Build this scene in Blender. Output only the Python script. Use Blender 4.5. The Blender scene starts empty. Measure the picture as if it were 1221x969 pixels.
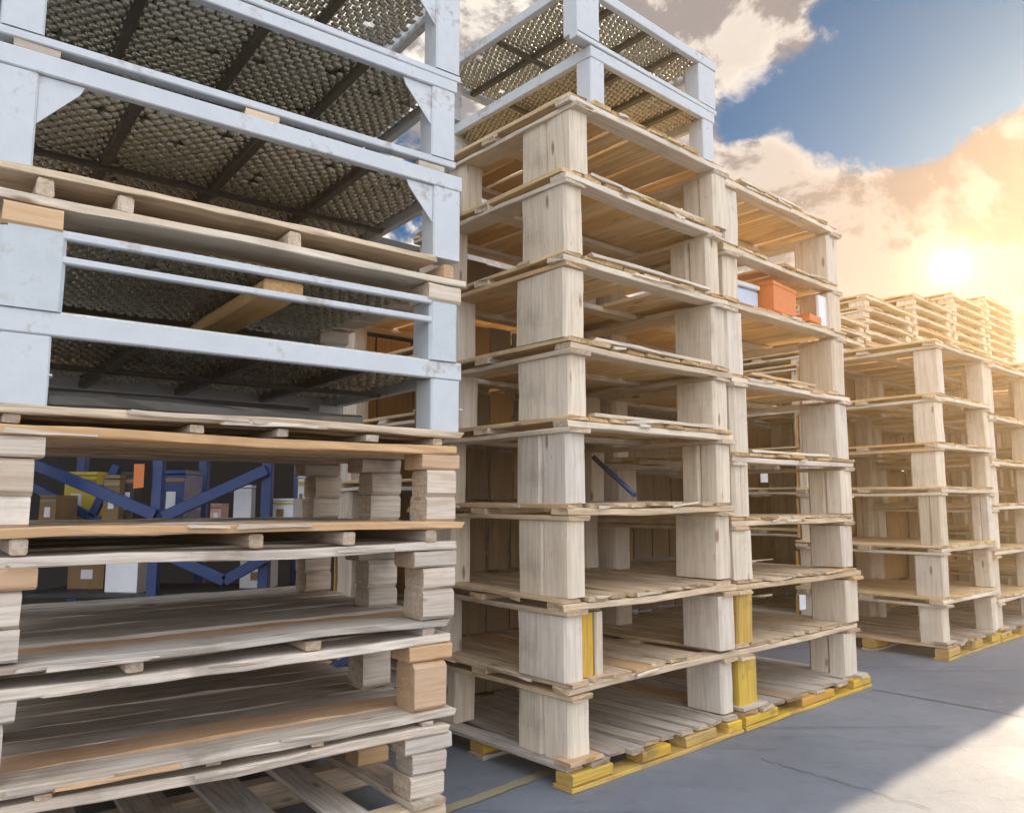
import bpy, bmesh, math, random
from mathutils import Vector, Matrix, noise

random.seed(7)
R = math.radians
SC = bpy.context.scene
COL = SC.collection

# ------------------------------------------------------------------ camera
CAM_H = 1.2
F_PX, HOR = 930.0, 597.0            # focal length and horizon, in pixels of a 1221 wide picture
PITCH = math.atan((HOR - 484.5) / F_PX)
cam_d = bpy.data.cameras.new('camera')
cam = bpy.data.objects.new('camera', cam_d)
COL.objects.link(cam)
cam_d.sensor_width = 36.0
cam_d.lens = 36.0 * F_PX / 1221.0
cam_d.clip_start = 0.05
cam_d.clip_end = 3000
cam.location = (0, 0, CAM_H)
cam.rotation_euler = (R(90) + PITCH, 0, 0)
SC.camera = cam

# ------------------------------------------------------------------ exposure, sun, sky
SC.view_settings.view_transform = 'Standard'
SC.view_settings.look = 'None'
SC.view_settings.exposure = 1.08
SC.view_settings.gamma = 1.0
SC.view_settings.use_curve_mapping = False
try:
    SC.cycles.max_bounces = 10
    SC.cycles.diffuse_bounces = 6
    SC.cycles.sample_clamp_indirect = 4.0
    SC.cycles.volume_bounces = 1
except Exception:
    pass

SUN_AZ, SUN_EL = 43.0, 17.0
GLOW_AZ, GLOW_EL = 30.0, 14.9       # where the veiled sun shows in the clouds


def dirv(az, el):
    return Vector((math.sin(R(az)) * math.cos(R(el)), math.cos(R(az)) * math.cos(R(el)), math.sin(R(el))))


sun_d = bpy.data.lights.new('sun', 'SUN')
sun_d.energy = 5.0
sun_d.angle = R(0.6)
sun_d.color = (1.0, 0.80, 0.56)
sun = bpy.data.objects.new('sun', sun_d)
COL.objects.link(sun)
sun.location = (6, 12, 14)
sun.rotation_euler = (-dirv(SUN_AZ, SUN_EL)).to_track_quat('-Z', 'Y').to_euler()

world = bpy.data.worlds.new('World')
SC.world = world
world.use_nodes = True
wt = world.node_tree
for n in list(wt.nodes):
    wt.nodes.remove(n)


class NT:
    """small helper for node trees"""
    def __init__(self, tree):
        self.t = tree

    def new(self, typ, **kw):
        n = self.t.nodes.new(typ)
        for k, v in kw.items():
            setattr(n, k, v)
        return n

    def put(self, sock, v):
        if v is None:
            return
        if hasattr(v, 'is_output'):
            self.t.links.new(v, sock)
        else:
            sock.default_value = v

    def math(self, op, a, b=None, c=None, clamp=False):
        n = self.new('ShaderNodeMath', operation=op, use_clamp=clamp)
        for i, v in enumerate((a, b, c)):
            self.put(n.inputs[i], v)
        return n.outputs[0]

    def vmath(self, op, a, b=None, scale=None):
        n = self.new('ShaderNodeVectorMath', operation=op)
        self.put(n.inputs[0], a)
        self.put(n.inputs[1], b)
        if scale is not None:
            self.put(n.inputs['Scale'], scale)
        return n.outputs['Value'] if op in ('DOT_PRODUCT', 'LENGTH', 'DISTANCE') else n.outputs['Vector']

    def mix(self, fac, a, b, blend='MIX'):
        n = self.new('ShaderNodeMix', data_type='RGBA', blend_type=blend)
        self.put(n.inputs[0], fac)
        self.put(n.inputs[6], a)
        self.put(n.inputs[7], b)
        return n.outputs[2]

    def noise(self, vec, scale, detail=4.0, rough=0.55, dist=0.0):
        n = self.new('ShaderNodeTexNoise')
        self.put(n.inputs['Vector'], vec)
        n.inputs['Scale'].default_value = scale
        n.inputs['Detail'].default_value = detail
        n.inputs['Roughness'].default_value = rough
        n.inputs['Distortion'].default_value = dist
        return n.outputs['Fac']

    def smooth(self, v, lo, hi, a=0.0, b=1.0):
        n = self.new('ShaderNodeMapRange', interpolation_type='SMOOTHSTEP')
        self.put(n.inputs[0], v)
        n.inputs[1].default_value = lo
        n.inputs[2].default_value = hi
        n.inputs[3].default_value = a
        n.inputs[4].default_value = b
        return n.outputs[0]

    def ramp(self, fac, stops):
        n = self.new('ShaderNodeValToRGB')
        self.put(n.inputs[0], fac)
        e = n.color_ramp.elements
        while len(e) < len(stops):
            e.new(0.5)
        for el, (p, c) in zip(e, stops):
            el.position = p
            el.color = (*c, 1.0)
        return n.outputs[0]


def px_ray(x, y):
    a = (x - 610.5) / F_PX
    b = (484.5 - y) / F_PX
    c, s = math.cos(PITCH), math.sin(PITCH)
    return Vector((a, c - b * s, s + b * c))


def px_ground(x, y, z=0.0):
    d = px_ray(x, y)
    t = (z - CAM_H) / d.z
    return Vector((d.x * t, d.y * t, z))


def px_depth(x, y, Y):
    d = px_ray(x, y)
    t = Y / d.y
    return Vector((d.x * t, Y, CAM_H + d.z * t))


def z_at(X, Y, y):
    b = (484.5 - y) / F_PX
    c, s = math.cos(PITCH), math.sin(PITCH)
    return CAM_H + (b * Y * c + Y * s) / (c - b * s)


def build_world():
    N = NT(wt)
    out = N.new('ShaderNodeOutputWorld')
    bg = N.new('ShaderNodeBackground')
    wt.links.new(bg.outputs[0], out.inputs[0])
    sky = N.new('ShaderNodeTexSky', sky_type='NISHITA')
    sky.sun_disc = False
    sky.sun_elevation = R(SUN_EL)
    sky.sun_rotation = R(SUN_AZ)
    sky.air_density = 1.0
    sky.dust_density = 0.6
    sky.ozone_density = 2.0
    d = N.new('ShaderNodeTexCoord').outputs['Generated']
    d = N.vmath('NORMALIZE', d)
    sdir = tuple(dirv(GLOW_AZ, GLOW_EL))
    sd = N.math('MAXIMUM', N.vmath('DOT_PRODUCT', d, sdir), 0.0)

    # cloud field: noise on the sky sphere, with banks and clear patches where the photograph has them
    stretch = N.vmath('MULTIPLY', d, (1.0, 1.0, 1.35))
    stretch = N.vmath('ADD', stretch, (0.37, 0.11, 0.52))
    n1 = N.noise(stretch, 5.0, 10.0, 0.62, 0.25)
    sun_off = N.vmath('ADD', stretch, tuple(dirv(GLOW_AZ, GLOW_EL + 25) * 0.035))
    n2 = N.noise(sun_off, 5.0, 10.0, 0.62, 0.25)
    cover = N.math('MULTIPLY_ADD', n1, 2.3, -0.56)
    blobs = [((1085, 95), 0.075, -0.42), ((1190, 40), 0.11, -0.42), ((1020, 150), 0.07, -0.36), ((930, 135), 0.045, -0.26),
             ((880, 150), 0.03, -0.30), ((1140, 140), 0.06, -0.25), ((975, 25), 0.016, -0.20),
             ((985, 40), 0.05, 0.26), ((915, 50), 0.055, 0.24), ((1210, 200), 0.065, 0.42), ((1085, 255), 0.085, 0.34), ((965, 240), 0.065, 0.28),
             ((905, 195), 0.03, 0.24), ((800, 30), 0.13, 0.20), ((1150, 330), 0.2, 0.16), ((560, 20), 0.08, 0.2)]
    for (p, r, amp) in blobs:
        v = px_ray(*p).normalized()
        dd = N.vmath('DISTANCE', d, tuple(v))
        w = N.smooth(dd, 0.0, r * 1.9, amp * 1.25, 0.0)
        cover = N.math('ADD', cover, w)
    mask = N.smooth(cover, 0.44, 0.72)
    # light and shade inside the cloud
    rel = N.math('SUBTRACT', n1, n2)
    lit = N.smooth(rel, -0.03, 0.05)
    thick = N.smooth(cover, 0.56, 0.95)
    ccol = N.mix(lit, (0.17, 0.165, 0.17, 1), (0.60, 0.56, 0.50, 1))
    ccol = N.mix(N.math('MULTIPLY', thick, 0.35), ccol, (0.22, 0.185, 0.17, 1))
    warm = N.math('POWER', sd, 12.0)
    ccol = N.mix(N.math('MULTIPLY', warm, 0.6), ccol, (0.15, 0.115, 0.11, 1))
    # added bright sky behind the camera, fill light for faces in shade
    fill_sky = N.smooth(N.vmath('DOT_PRODUCT', d, tuple(dirv(160, 28))), -0.2, 0.75)
    ccol = N.mix(fill_sky, ccol, (1.95, 2.0, 2.12, 1))
    skyc = N.vmath('MULTIPLY', sky.outputs[0], (0.001, 0.0205, 0.0345))
    base = N.mix(mask, skyc, ccol)
    # veil of light round the sun
    g1 = N.math('MULTIPLY', N.math('POWER', sd, 22000.0), 8.0)
    g2 = N.math('MULTIPLY', N.math('POWER', sd, 1400.0), 0.28)
    g3 = N.math('MULTIPLY', N.math('POWER', sd, 60.0), 0.02)
    base = N.vmath('ADD', base, N.vmath('SCALE', (1.0, 0.93, 0.72), scale=g1))
    base = N.vmath('ADD', base, N.vmath('SCALE', (1.0, 0.80, 0.45), scale=g2))
    base = N.vmath('ADD', base, N.vmath('SCALE', (1.0, 0.66, 0.36), scale=g3))
    wt.links.new(base, bg.inputs[0])
    bg.inputs[1].default_value = 1.0


build_world()


# ------------------------------------------------------------------ materials
def new_mat(name):
    m = bpy.data.materials.new(name)
    m.use_nodes = True
    nt = m.node_tree
    b = nt.nodes['Principled BSDF']
    return m, NT(nt), b


def wood(name, palette, streak=0.45, rough=0.72, stain=0.35, stain_col=(0.13, 0.10, 0.075)):
    m, N, b = new_mat(name)
    uv = N.new('ShaderNodeUVMap', uv_map='UVMap').outputs[0]
    at = N.new('ShaderNodeAttribute', attribute_name='tone')
    sep = N.new('ShaderNodeSeparateColor')
    N.put(sep.inputs[0], at.outputs['Color'])
    r, e, q = sep.outputs
    pos = N.new('ShaderNodeTexCoord').outputs['Object']
    base = N.ramp(r, [(i / (len(palette) - 1), c) for i, c in enumerate(palette)])
    g1 = N.noise(N.vmath('MULTIPLY', uv, (2.2, 38.0, 1.0)), 1.0, 5.0, 0.6, 0.6)
    g2 = N.noise(N.vmath('MULTIPLY', uv, (5.0, 120.0, 1.0)), 1.0, 3.0, 0.6, 0.2)
    wv = N.noise(N.vmath('MULTIPLY', uv, (1.3, 9.0, 1.0)), 1.0, 4.0, 0.6, 1.2)
    grain = N.math('ADD', N.math('MULTIPLY', g1, 0.6), N.math('MULTIPLY', g2, 0.4))
    gs = N.smooth(grain, 0.36, 0.60)
    col = N.mix(N.math('MULTIPLY', N.math('SUBTRACT', 1.0, gs), streak), base, (0.20, 0.135, 0.08, 1))
    col = N.mix(N.smooth(wv, 0.5, 0.75, 0.0, 0.35), col, (0.42, 0.25, 0.12, 1))
    # dirt: broad grey patches and dark spots
    st = N.noise(pos, 3.1, 5.0, 0.65)
    col = N.mix(N.smooth(st, 0.50, 0.74, 0.0, stain), col, (*stain_col, 1))
    st2 = N.noise(N.vmath('MULTIPLY', uv, (9.0, 22.0, 1.0)), 1.0, 3.0, 0.7)
    col = N.mix(N.smooth(st2, 0.66, 0.74, 0.0, 0.55), col, (0.10, 0.07, 0.05, 1))
    # knots
    vo = N.new('ShaderNodeTexVoronoi')
    N.put(vo.inputs['Vector'], N.vmath('MULTIPLY', uv, (2.6, 9.0, 1.0)))
    vo.inputs['Scale'].default_value = 1.0
    col = N.mix(N.smooth(vo.outputs['Distance'], 0.05, 0.13, 0.75, 0.0), col, (0.16, 0.08, 0.04, 1))
    # a few boards of fresh orange wood
    col = N.mix(N.smooth(q, 0.86, 0.93, 0.0, 0.55), col, (0.50, 0.25, 0.07, 1))
    # end grain
    ring = N.noise(pos, 60.0, 3.0, 0.6, 1.0)
    col = N.mix(N.math('MULTIPLY', e, N.smooth(ring, 0.35, 0.65, 0.15, 0.65)), col, (0.30, 0.19, 0.10, 1))
    N.put(b.inputs['Base Color'], col)
    b.inputs['Roughness'].default_value = rough
    b.inputs['Specular IOR Level'].default_value = 0.25
    bp = N.new('ShaderNodeBump')
    bp.inputs['Strength'].default_value = 0.55
    bp.inputs['Distance'].default_value = 0.004
    N.put(bp.inputs['Height'], N.math('ADD', grain, N.math('MULTIPLY', st, 0.5)))
    N.put(b.inputs['Normal'], bp.outputs[0])
    return m


def painted(name, colour, wear_col, wear=0.4, rough=0.45, metallic=0.0, scale=6.0, spec=0.5, bump=0.25):
    m, N, b = new_mat(name)
    pos = N.new('ShaderNodeTexCoord').outputs['Object']
    n1 = N.noise(pos, scale, 7.0, 0.68)
    n2 = N.noise(pos, scale * 7, 4.0, 0.7)
    k = N.math('ADD', N.math('MULTIPLY', n1, 0.7), N.math('MULTIPLY', n2, 0.3))
    f = N.smooth(k, 0.53, 0.63, 0.0, wear)
    col = N.mix(f, (*colour, 1), (*wear_col, 1))
    col = N.mix(N.smooth(n1, 0.3, 0.6, 0.22, 0.0), col, tuple(c * 0.6 for c in colour) + (1,))
    N.put(b.inputs['Base Color'], col)
    N.put(b.inputs['Roughness'], N.smooth(n2, 0.3, 0.7, rough - 0.1, rough + 0.15))
    b.inputs['Metallic'].default_value = metallic
    b.inputs['Specular IOR Level'].default_value = spec
    bp = N.new('ShaderNodeBump')
    bp.inputs['Strength'].default_value = bump
    bp.inputs['Distance'].default_value = 0.003
    N.put(bp.inputs['Height'], n2)
    N.put(b.inputs['Normal'], bp.outputs[0])
    return m


PAL_WARM = [(0.60, 0.47, 0.32), (0.66, 0.53, 0.38), (0.55, 0.41, 0.26), (0.62, 0.50, 0.36), (0.50, 0.40, 0.29)]
PAL_PALE = [(0.66, 0.58, 0.47), (0.72, 0.63, 0.51), (0.55, 0.47, 0.37), (0.68, 0.61, 0.53), (0.58, 0.51, 0.43), (0.70, 0.60, 0.46), (0.60, 0.55, 0.49)]
PAL_COOL = [(0.56, 0.48, 0.40), (0.68, 0.61, 0.53), (0.42, 0.38, 0.34), (0.64, 0.50, 0.34), (0.60, 0.54, 0.48), (0.47, 0.42, 0.37), (0.66, 0.56, 0.46)]
PAL_GREY = [(0.44, 0.41, 0.37), (0.54, 0.49, 0.43), (0.36, 0.34, 0.315), (0.58, 0.51, 0.42), (0.49, 0.46, 0.43)]
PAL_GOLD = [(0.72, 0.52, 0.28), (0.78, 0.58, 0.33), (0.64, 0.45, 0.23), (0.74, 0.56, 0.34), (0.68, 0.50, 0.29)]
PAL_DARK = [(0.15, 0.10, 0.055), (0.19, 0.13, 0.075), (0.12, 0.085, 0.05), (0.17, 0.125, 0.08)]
M = {
    'warm': wood('warm_wood', PAL_WARM, streak=0.55, stain=0.45),
    'pale': wood('pale_wood', PAL_PALE, streak=0.3, stain=0.32),
    'cool': wood('cool_wood', PAL_COOL, streak=0.42, stain=0.5),
    'grey': wood('weathered_wood', PAL_GREY, streak=0.6, stain=0.5),
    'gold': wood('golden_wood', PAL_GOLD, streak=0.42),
    'yellow': wood('yellow_painted_wood', [(0.62, 0.38, 0.03), (0.58, 0.40, 0.07), (0.66, 0.42, 0.03), (0.50, 0.35, 0.12), (0.62, 0.36, 0.02)], streak=0.5, stain=0.85, rough=0.65),
    'fadedline': painted('faded_line_paint', (0.27, 0.24, 0.15), (0.21, 0.21, 0.21), 0.9, 0.7, scale=12),
    'steel': painted('blue_grey_paint', (0.50, 0.53, 0.56), (0.25, 0.19, 0.14), 0.62, 0.5, scale=4.5),
    'greywood': painted('grey_painted_wood', (0.46, 0.50, 0.53), (0.40, 0.36, 0.31), 0.5, 0.6, scale=9),
    'mesh': painted('dark_olive_metal', (0.44, 0.42, 0.35), (0.24, 0.21, 0.16), 0.5, 0.22, 0.75, 5.0, bump=0.04),
    'darkbar': painted('dark_steel', (0.07, 0.068, 0.062), (0.14, 0.11, 0.08), 0.5, 0.4, 0.5),
    'blue': painted('blue_paint', (0.006, 0.036, 0.15), (0.03, 0.05, 0.1), 0.4, 0.4),
    'orange': painted('orange_plastic', (0.62, 0.16, 0.03), (0.5, 0.13, 0.03), 0.3, 0.45),
    'white': painted('white_paper', (0.72, 0.73, 0.76), (0.6, 0.6, 0.62), 0.3, 0.6),
    'skyblue': painted('pale_blue_plastic', (0.50, 0.60, 0.74), (0.45, 0.52, 0.62), 0.3, 0.4),
    'card': painted('cardboard', (0.26, 0.17, 0.09), (0.18, 0.12, 0.065), 0.5, 0.8, spec=0.2),
    'yellowcard': painted('yellow_box', (0.50, 0.38, 0.05), (0.35, 0.26, 0.06), 0.5, 0.6),
    'pink': painted('pink_plastic', (0.62, 0.36, 0.33), (0.5, 0.3, 0.28), 0.4, 0.5),
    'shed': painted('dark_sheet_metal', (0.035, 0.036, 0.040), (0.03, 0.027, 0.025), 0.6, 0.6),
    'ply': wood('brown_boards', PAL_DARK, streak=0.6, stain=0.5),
    'glowply': wood('glow_tinted_boards', [(0.50, 0.30, 0.12), (0.44, 0.26, 0.10), (0.55, 0.35, 0.16)], streak=0.4),  # golden sun glow over the far stacks, put into the board colour
    'rubber': painted('black_rubber', (0.02, 0.02, 0.022), (0.04, 0.04, 0.04), 0.4, 0.5),
}


# ------------------------------------------------------------------ mesh helpers
class MB:
    """collects boards, blocks and plates; build() links them as ONE mesh object"""
    def __init__(self):
        self.bm = bmesh.new()
        self.uv = self.bm.loops.layers.uv.new('UVMap')
        self.tone = self.bm.loops.layers.float_color.new('tone')

    def face(self, vs, uvs, tone, smooth=False):
        try:
            f = self.bm.faces.new(vs)
        except ValueError:
            return
        f.smooth = smooth
        for l, u in zip(f.loops, uvs):
            l[self.uv].uv = u
            l[self.tone] = tone

    def board(self, o, ld, wd, L, W, T, seg=6, rough=0.003, bow=0.0, ch=None, endjag=0.004, tone=None, taper=1.0):
        """a sawn board: o = middle of its start face, ld along its length, wd along its width"""
        rn = random.random
        ld = Vector(ld).normalized()
        wd = Vector(wd).normalized()
        td = ld.cross(wd).normalized()
        o = Vector(o)
        ch = min(W, T) * 0.13 if ch is None else ch
        t = (rn(), 0.0, rn(), 1.0) if tone is None else (*tone, 1.0)
        te = (t[0], 1.0, t[2], 1.0)
        uo, vo = rn() * 40, rn() * 40
        hw, ht = W / 2, T / 2
        prof = [(-hw + ch, -ht), (hw - ch, -ht), (hw, -ht + ch), (hw, ht - ch), (hw - ch, ht), (-hw + ch, ht), (-hw, ht - ch), (-hw, -ht + ch)]
        per = [0]
        for i in range(8):
            a, b = prof[i], prof[(i + 1) % 8]
            per.append(per[-1] + math.hypot(a[0] - b[0], a[1] - b[1]))
        sx, sy = rn() * 100, rn() * 100
        rings = []
        for k in range(seg + 1):
            f = k / seg
            cw = noise.noise((sx + f * L * 2.3, sy, 0)) * rough * 1.6
            ct = noise.noise((sx, sy + f * L * 2.0, 5)) * rough * 1.2 + bow * (1 - (2 * f - 1) ** 2)
            sc = 1.0 + (taper - 1.0) * f
            ring = []
            for i, (a, b) in enumerate(prof):
                jw = noise.noise((sx + f * L * 9, i * 7.1, sy)) * rough * 0.8
                jt = noise.noise((sx + f * L * 9, i * 5.3, sy + 9)) * rough * 0.6
                x = f * L
                if k in (0, seg):
                    x += (rn() - 0.5) * 2 * endjag
                p = o + ld * x + wd * (a * sc + cw + jw) + td * (b + ct + jt)
                ring.append(self.bm.verts.new(p))
            rings.append(ring)
        for k in range(seg):
            u0, u1 = uo + k / seg * L, uo + (k + 1) / seg * L
            for i in range(8):
                j = (i + 1) % 8
                self.face([rings[k][i], rings[k][j], rings[k + 1][j], rings[k + 1][i]],
                          [(u0, vo + per[i]), (u0, vo + per[i + 1]), (u1, vo + per[i + 1]), (u1, vo + per[i])], t)
        for ring, rev in ((rings[0], True), (rings[-1], False)):
            vs = list(reversed(ring)) if rev else list(ring)
            pr = list(reversed(prof)) if rev else list(prof)
            self.face(vs, [(uo + a, vo + b) for a, b in pr], te)
        return self

    def block(self, c, size, rot=0.0, seg=3, rough=0.003, tone=None, vertical=False, ch=None):
        """a sawn block with its centre at c"""
        sx, sy, sz = size
        cr, sr = math.cos(rot), math.sin(rot)
        X, Y, Z = Vector((cr, sr, 0)), Vector((-sr, cr, 0)), Vector((0, 0, 1))
        if vertical:
            return self.board(Vector(c) - Z * sz / 2, Z, X, sz, sx, sy, seg, rough, 0, ch, 0.0, tone)
        return self.board(Vector(c) - X * sx / 2, X, Y, sx, sy, sz, seg, rough, 0, ch, 0.002, tone)

    def plate(self, pts, nrm, th, tone=(0.5, 0.0, 0.3)):
        """a flat polygon plate given its outline and thickness"""
        n = Vector(nrm).normalized() * th / 2
        a = [self.bm.verts.new(Vector(p) - n) for p in pts]
        b = [self.bm.verts.new(Vector(p) + n) for p in pts]
        k = len(pts)
        t = (*tone, 1.0)
        zz = [(0, 0)] * k
        self.face(list(reversed(a)), zz, t)
        self.face(b, zz, t)
        for i in range(k):
            j = (i + 1) % k
            self.face([a[i], a[j], b[j], b[i]], [(0, 0)] * 4, t)
        return self

    def bar(self, p, q, r, n=10, smooth=True):
        p, q = Vector(p), Vector(q)
        d = (q - p).normalized()
        a = d.orthogonal().normalized()
        b = d.cross(a)
        r0 = [self.bm.verts.new(p + (a * math.cos(2 * math.pi * i / n) + b * math.sin(2 * math.pi * i / n)) * r) for i in range(n)]
        r1 = [self.bm.verts.new(q + (a * math.cos(2 * math.pi * i / n) + b * math.sin(2 * math.pi * i / n)) * r) for i in range(n)]
        t = (0.5, 0, 0.3, 1)
        for i in range(n):
            j = (i + 1) % n
            self.face([r0[i], r0[j], r1[j], r1[i]], [(0, 0)] * 4, t, smooth)
        self.face(list(reversed(r0)), [(0, 0)] * n, t)
        self.face(r1, [(0, 0)] * n, t)
        return self

    def build(self, name, mat, parent=None):
        bmesh.ops.recalc_face_normals(self.bm, faces=self.bm.faces[:])
        me = bpy.data.meshes.new(name)
        self.bm.to_mesh(me)
        self.bm.free()
        me.materials.append(M[mat] if isinstance(mat, str) else mat)
        ob = bpy.data.objects.new(name, me)
        COL.objects.link(ob)
        if parent is not None:
            ob.parent = parent
        return ob


def tag(o, label=None, cat=None, group=None, kind=None):
    if label:
        o['label'] = label
    if cat:
        o['category'] = cat
    if group:
        o['group'] = group
    if kind:
        o['kind'] = kind
    return o


def thing(name, label, cat, loc, rz=0.0, group=None):
    o = bpy.data.objects.new(name, None)
    o.empty_display_size = 0.1
    COL.objects.link(o)
    o.location = loc
    o.rotation_euler = (0, 0, rz)
    return tag(o, label, cat, group)


U = lambda *a: random.uniform(*a)

# ------------------------------------------------------------------ ground
m, N, b = new_mat('concrete')
pos = N.new('ShaderNodeTexCoord').outputs['Object']
n1 = N.noise(pos, 0.7, 8.0, 0.62, 0.4)
n2 = N.noise(pos, 9.0, 6.0, 0.65)
n3 = N.noise(pos, 90.0, 3.0, 0.6)
n4 = N.noise(N.vmath('MULTIPLY', pos, (1.0, 3.0, 1.0)), 2.2, 6.0, 0.7, 0.8)
col = N.ramp(n1, [(0.25, (0.115, 0.13, 0.16)), (0.5, (0.15, 0.17, 0.205)), (0.75, (0.21, 0.225, 0.25))])  # blue cast of the skylight is mixed into the concrete colour
col = N.mix(N.smooth(n2, 0.45, 0.7, 0.0, 0.30), col, (0.10, 0.11, 0.13, 1))
col = N.mix(N.smooth(n4, 0.56, 0.70, 0.0, 0.45), col, (0.075, 0.083, 0.10, 1))
rot = N.new('ShaderNodeMapping')
N.put(rot.inputs['Vector'], pos)
rot.inputs['Rotation'].default_value = (0, 0, R(-44))
rot.inputs['Scale'].default_value = (0.35, 5.0, 1.0)
n5 = N.noise(rot.outputs[0], 1.0, 5.0, 0.6, 0.3)
col = N.mix(N.smooth(n5, 0.56, 0.72, 0.0, 0.45), col, (0.065, 0.07, 0.082, 1))
n6 = N.noise(pos, 2.6, 6.0, 0.7, 1.0)
col = N.mix(N.smooth(n6, 0.60, 0.72, 0.0, 0.55), col, (0.26, 0.265, 0.27, 1))
col = N.mix(N.smooth(n3, 0.55, 0.72, 0.0, 0.25), col, (0.11, 0.11, 0.12, 1))
N.put(b.inputs['Base Color'], col)
N.put(b.inputs['Roughness'], N.smooth(n1, 0.3, 0.7, 0.55, 0.8))
bp = N.new('ShaderNodeBump')
bp.inputs['Strength'].default_value = 0.3
bp.inputs['Distance'].default_value = 0.004
N.put(bp.inputs['Height'], N.math('ADD', n3, N.math('MULTIPLY', n2, 2.0)))
N.put(b.inputs['Normal'], bp.outputs[0])
M['concrete'] = m
g = MB()
S = 700
vs = [g.bm.verts.new((x * S, y * S, 0)) for x, y in ((-1, -1), (1, -1), (1, 1), (-1, 1))]
g.face(vs, [(0, 0)] * 4, (0.5, 0, 0.3, 1))
tag(g.build('ground', 'concrete'), kind='structure')


def floor_strip(name, p, q, w, mat, z=0.004, wob=0.0):
    g = MB()
    p, q = Vector(p), Vector(q)
    n = 24
    d = (q - p).normalized()
    s = Vector((-d.y, d.x, 0))
    prev = None
    for i in range(n + 1):
        c = p.lerp(q, i / n) + s * noise.noise((i * 0.7, w * 90, 3)) * wob
        ww = w * (1 + 0.3 * noise.noise((i * 1.3, 2, w * 50)) * (1 if wob else 0))
        a, bb = g.bm.verts.new((c + s * ww / 2)[:2] + (z,)), g.bm.verts.new((c - s * ww / 2)[:2] + (z,))
        if prev:
            g.face([prev[0], a, bb, prev[1]], [(0, 0)] * 4, (0.5, 0, 0.3, 1))
        prev = (a, bb)
    return tag(g.build(name, mat), kind='structure')


floor_strip('expansion_joint', px_ground(1040, 822), px_ground(1420, 890), 0.010, 'rubber', 0.004, 0.006)
floor_strip('concrete_crack', px_ground(905, 905), px_ground(1110, 965), 0.004, 'rubber', 0.004, 0.05)
floor_strip('concrete_crack', px_ground(1060, 800), px_ground(1215, 800), 0.005, 'rubber', 0.004, 0.07)
floor_strip('floor_line_marking', px_ground(480, 985), px_ground(660, 918), 0.06, 'fadedline', 0.004, 0.006)

hz = bmesh.new()
bmesh.ops.create_cube(hz, size=1.0)
hme = bpy.data.meshes.new('haze')
hz.to_mesh(hme)
hz.free()
haze = bpy.data.objects.new('haze', hme)
COL.objects.link(haze)
haze.scale = (1500, 1500, 6.3)
haze.location = (0, 0, 2.15)
haze.display_type = 'WIRE'
tag(haze, kind='stuff')
hm = bpy.data.materials.new('golden_haze')
hm.use_nodes = True
for n in list(hm.node_tree.nodes):
    if n.type != 'OUTPUT_MATERIAL':
        hm.node_tree.nodes.remove(n)
pv = hm.node_tree.nodes.new('ShaderNodeVolumePrincipled')
pv.inputs['Color'].default_value = (1.0, 0.75, 0.44, 1)
pv.inputs['Density'].default_value = 0.0043
pv.inputs['Anisotropy'].default_value = 0.76
hm.node_tree.links.new(pv.outputs[0], [n for n in hm.node_tree.nodes if n.type == 'OUTPUT_MATERIAL'][0].inputs['Volume'])
hme.materials.append(hm)

# ------------------------------------------------------------------ stacks: places read off the photograph
ROW_AZ, A_AZ = 48.5, 53.0


class Stack:
    def __init__(self, corner_px, az, ground_pt=None):
        self.o = px_ground(*corner_px) if ground_pt is None else Vector(ground_pt)
        self.az = az
        self.u = Vector((math.sin(R(az)), math.cos(R(az)), 0))
        self.v = Vector((-math.cos(R(az)), math.sin(R(az)), 0))
        self.rz = R(90 - az)

    def at(self, u, v, z=0.0):
        return self.o + self.u * u + self.v * v + Vector((0, 0, z))

    def z(self, ypx, u=0.0, v=0.0):
        p = self.at(u, v)
        return z_at(p.x, p.y, ypx)


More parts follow.
